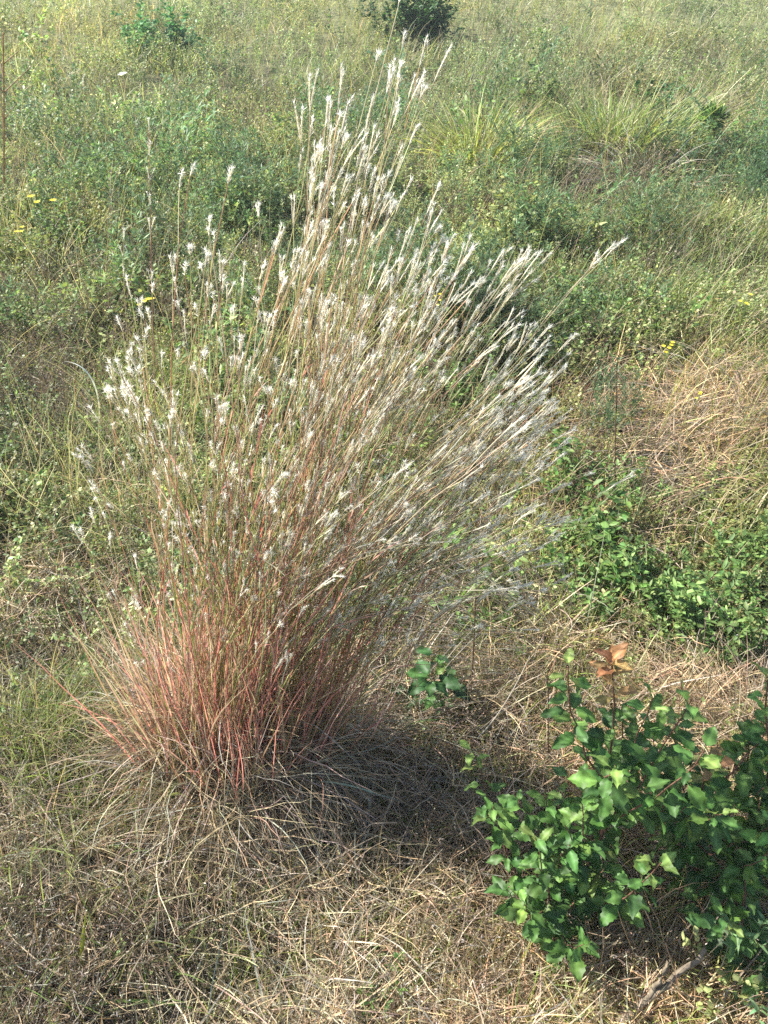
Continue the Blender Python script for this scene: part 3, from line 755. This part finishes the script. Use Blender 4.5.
stalk('arching_straw', 'long pale straw arching up to the right frame edge', 'dry stalk', [(680, 400, .02), (718, 376, .16), (790, 352, .24)], .0022, (.50, .42, .26))
stalk('dry_stem', 'long thin dry stem slanting past the bushy weed to the straw', 'dry stalk', [(540, 655, .03), (640, 672, .05), (735, 705, .03)], .0013, (.34, .28, .2))
stalk('dry_stem', 'pale stiff straw crossing the shadow between clump and saplings', 'dry stalk', [(478, 740, .15), (505, 705, .18), (530, 655, .22)], .0016, (.42, .38, .31))
stalk('dry_stem', 'bleached straw pointing right at the lower centre beside the saplings', 'dry stalk', [(385, 955, .03), (440, 948, .05), (490, 938, .05)], .0013, (.55, .50, .38))
stalk('dry_stem', 'pale straw fanning upward at the bottom edge below the saplings', 'dry stalk', [(560, 1018, .02), (585, 1000, .04), (615, 985, .06)], .0013, (.50, .46, .36))
stalk('dry_stem', 'long bent straw over the bleached mound at lower left', 'dry stalk', [(0, 855, .03), (60, 828, .08), (185, 822, .10)], .0012, (.45, .40, .28))
stalk('dry_stem', 'grey twig running from the straw to the leafy saplings', 'dry stalk', [(395, 778, .03), (430, 790, .03), (470, 800, .03)], .0026, (.30, .26, .2), M_WOOD)
stalk('grass_shoot', 'upright yellow-green blade alone at the bottom left', 'grass blade', [(84, 1016, .02), (82, 960, .10), (88, 912, .17)], .0045, (.30, .32, .05), M_GRASS, flat=True)
stalk('grass_shoot', 'bright green blade lying along the bottom left edge', 'grass blade', [(78, 1024, .05), (115, 1000, .08), (215, 1010, .05)], .0034, (.16, .26, .06), M_GRASS, flat=True)
stalk('grass_shoot', 'green blade curving right at the bottom edge', 'grass blade', [(190, 1015, .01), (210, 1008, .02), (228, 1001, .03)], .0025, (.12, .22, .05), M_GRASS, flat=True)
stalk('grass_shoot', 'lime leaf blade bent flat in the shade right of the clump foot', 'grass blade', [(322, 940, .02), (330, 902, .06), (372, 903, .05)], .005, (.22, .30, .06), M_GRASS, flat=True)
stalk('grass_shoot', 'blue-green blade arching out of the clump foot to the right', 'grass blade', [(318, 778, .14), (352, 782, .14), (400, 800, .09)], .0020, (.28, .36, .26), M_GRASS, flat=True)
stalk('grass_shoot', 'white bleached bent blade glinting near the left edge above the brown stalk', 'grass blade', [(98, 430, .0), (92, 378, .20), (62, 355, .27)], .003, (.7, .7, .62), M_STRAW, flat=True)
stalk('grass_shoot', 'yellow blade lying in the straw at bottom centre', 'grass blade', [(236, 918, .02), (246, 926, .03), (258, 938, .02)], .0028, (.36, .30, .07), M_GRASS, flat=True)

# stray seed stalks with racemes of their own
def seed_stalk(label, pts, nh=2, c=(.4, .34, .2), name='seed_stalk', reddish=False):
    W = []
    for (u, v, hh) in pts:
        a, yy, zz = ray(u, v); t = -(H - hh) / zz; x, y = a * t, yy * t; W.append((x, y, hh + float(hgt(x, y))))
    P = smooth(W); rt = Root(name, P[0], label, 'seed stalk')
    A = Acc(); tube(A, P[None], np.linspace(.0016, .0009, len(P))[None], np.array([c]), 4); A.build('stem', M_CULM, rt)
    for k in range(nh):
        q = len(P) - 1 if k == 0 else int(len(P) * rng.uniform(.5, .92)); T = norm(P[q] - P[q - 1]); A = Acc()
        s = norm(np.cross(T, rng.normal(0, 1, 3))) * (.1 if k == 0 else .3)
        raceme(A, P[q], norm(T + s), .04, .9); raceme(A, P[q], norm(T - s * .6), .036, .9); A.build('seed_head', M_FLUFF, rt)


seed_stalk('lone upright stalk with white tufts standing left of the clump top', [(158, 470, .0), (153, 300, .55), (150, 138, .98)], 9, (.38, .24, .17))
seed_stalk('short pale-tufted stalk left of the lone upright one', [(135, 400, .1), (126, 310, .42), (125, 245, .62)], 3)
seed_stalk('broken white-headed stalk lying on the dead leaf skirt', [(208, 808, .10), (250, 848, .10), (300, 872, .06)], 2, (.5, .45, .3))
seed_stalk('drooping stalk with a single white head at the clump right foot', [(290, 706, .20), (320, 712, .22), (345, 720, .20)], 1, (.34, .3, .16))
seed_stalk('fallen fluffy head in the straw below the clump', [(236, 872, .03), (250, 876, .04), (262, 878, .03)], 1)
seed_stalk('small cluster of white tufts at the very foot of the clump', [(190, 800, .04), (192, 780, .08), (196, 762, .11)], 4)

# forked dead branch
x, y = ground(635, 1000); rt = Root('fallen_branch', (x, y, float(hgt(x, y))), 'forked weathered dead branch lying under the saplings at lower right', 'branch')
def bpts(pts):
    W = []
    for (u, v, hh) in pts:
        a, yy, zz = ray(u, v); t = -(H - hh) / zz; q = a * t, yy * t; W.append((q[0], q[1], hh + float(hgt(*q))))
    return smooth(W, 10) + rng.normal(0, .0015, (10, 3))
A = Acc(); tube(A, bpts([(618, 1022, .05), (662, 988, .11), (706, 950, .17)])[None], np.linspace(.008, .004, 10)[None], np.array([[.15, .12, .085]]), 7); A.build('limb', M_WOOD, rt)
for pts, r_ in (([(645, 1000, .09), (660, 980, .13), (668, 962, .17)], .0055), ([(640, 1012, .04), (600, 1020, .02), (570, 1010, .01)], .004)):
    A = Acc(); tube(A, bpts(pts)[None], np.linspace(r_, r_ * .5, 10)[None], np.array([[.16, .13, .09]]), 6); A.build('twig', M_WOOD, rt)


# small yellow flowers on their own stems
def flower(label, uv, ht, size, c=(.68, .58, .05), k=3):
    size *= .6
    a_, y_, z_ = ray(uv[0], uv[1]); t_ = -(H - ht) / z_; tp0 = np.array([a_ * t_, y_ * t_, ht]); x, y = tp0[0], tp0[1]
    z = float(hgt(x, y)); rt = Root('yellow_flower' if c[2] < .5 else 'white_flower', (x, y, z), label, 'flower', 'small yellow meadow flowers' if c[2] < .5 else None)
    for _ in range(k):
        tp = tp0 + rng.normal(0, size * 2.2, 3) * [1, 1, .5]
        A = Acc(); tube(A, np.linspace([x, y, z], tp, 5)[None], np.full((1, 5), .0012), np.array([[.15, .2, .06]]), 4); A.build('stem', M_CULM, rt)
        A = Acc(); a = np.arange(8) * .785; D = np.stack([np.cos(a), np.sin(a), .35 + 0 * a], -1); tt = np.array([0, .5, .85, 1])
        ribbon(A, tp + D[:, None] * (size * tt)[None, :, None], size * .32 * np.array([[.3, 1, .9, .3]]) * np.ones((8, 1)), np.stack([-np.sin(a), np.cos(a), 0 * a], -1), pick([c], 8, .06)); A.build('petals', M_PETAL, rt)


flower('yellow flower above the lush weed at the upper left', (40, 200), .34, .028, k=3)
flower('yellow flower seen between stems near the lone upright white-tufted stalk', (142, 298), .3, .017, k=4)
flower('yellow flower at the left edge above the dead brown tangle', (20, 226), .32, .018)
flower('yellow flower behind the gap in the upper centre silver heads', (338, 188), .25, .014)
flower('yellow flower on the weed beside the straw mat at right', (698, 395), .2, .010)
flower('yellow flower cluster among yellow-tipped weeds at right', (668, 345), .28, .013, k=5)
flower('yellow flower close to the right edge below the bluish patch', (748, 300), .3, .013, k=4)
flower('yellow flower shining through the right silver heads', (440, 300), .3, .012, k=4)
flower('white ragged flower head left of the far young shrub', (127, 70), .3, .05, (.75, .75, .72), 2)

HAZE = 0.003  # added haze volume, stands in for a lens veil over the far meadow
if HAZE:
    hz = Acc(); c8 = np.array([(x, y, z) for x in (-100, 100) for y in (-40, 170) for z in (-1.5, 2.2)], float)
    hz.add(c8, [[0, 1, 3, 2], [4, 6, 7, 5], [0, 4, 5, 1], [2, 3, 7, 6], [0, 2, 6, 4], [1, 5, 7, 3]], np.ones((8, 3)))
    mh = bpy.data.materials.new('haze'); mh.use_nodes = True; mh.node_tree.nodes.clear()
    vo = mh.node_tree.nodes.new('ShaderNodeVolumePrincipled'); oo = mh.node_tree.nodes.new('ShaderNodeOutputMaterial')
    vo.inputs['Color'].default_value = (.9, .95, 1, 1); vo.inputs['Density'].default_value = HAZE
    mh.node_tree.links.new(vo.outputs[0], oo.inputs['Volume']); tag(hz.build('haze', mh, kind='stuff'), 'thin added haze volume washing out the meadow like a lens veil', 'haze')

# ------------------------------------------------------------------ light
w = bpy.data.worlds.new('World'); scene.world = w; w.use_nodes = True
nt = w.node_tree; bg = nt.nodes['Background']; sky = nt.nodes.new('ShaderNodeTexSky'); sky.sky_type = 'NISHITA'; sky.sun_disc = False
EL = R(42); S = Vector((-.90, .32, 0)).normalized() * math.cos(EL); S.z = math.sin(EL)
sky.sun_elevation = EL; sky.sun_rotation = math.atan2(S.x, S.y)
nt.links.new(sky.outputs[0], bg.inputs[0]); bg.inputs[1].default_value = .10
sl = bpy.data.lights.new('sun', 'SUN'); sl.energy = 5.0; sl.angle = R(.5); sl.color = (1, .962, .89)
so = bpy.data.objects.new('sun', sl); COL.objects.link(so); so.rotation_euler = (-S).to_track_quat('-Z', 'Y').to_euler(); so.location = (-4, 3, 6)

scene.view_settings.view_transform = 'Standard'; scene.view_settings.look = 'None'; scene.view_settings.exposure = 1.52; scene.view_settings.gamma = 1
scene.render.engine = 'CYCLES'
cy = scene.cycles; cy.max_bounces = 6; cy.diffuse_bounces = 3; cy.transmission_bounces = 3; cy.glossy_bounces = 2
cy.use_denoising = False; cy.caustics_reflective = False; cy.caustics_refractive = False
scene.render.filter_size = 1.3 if hasattr(scene.render, 'filter_size') else 1.5
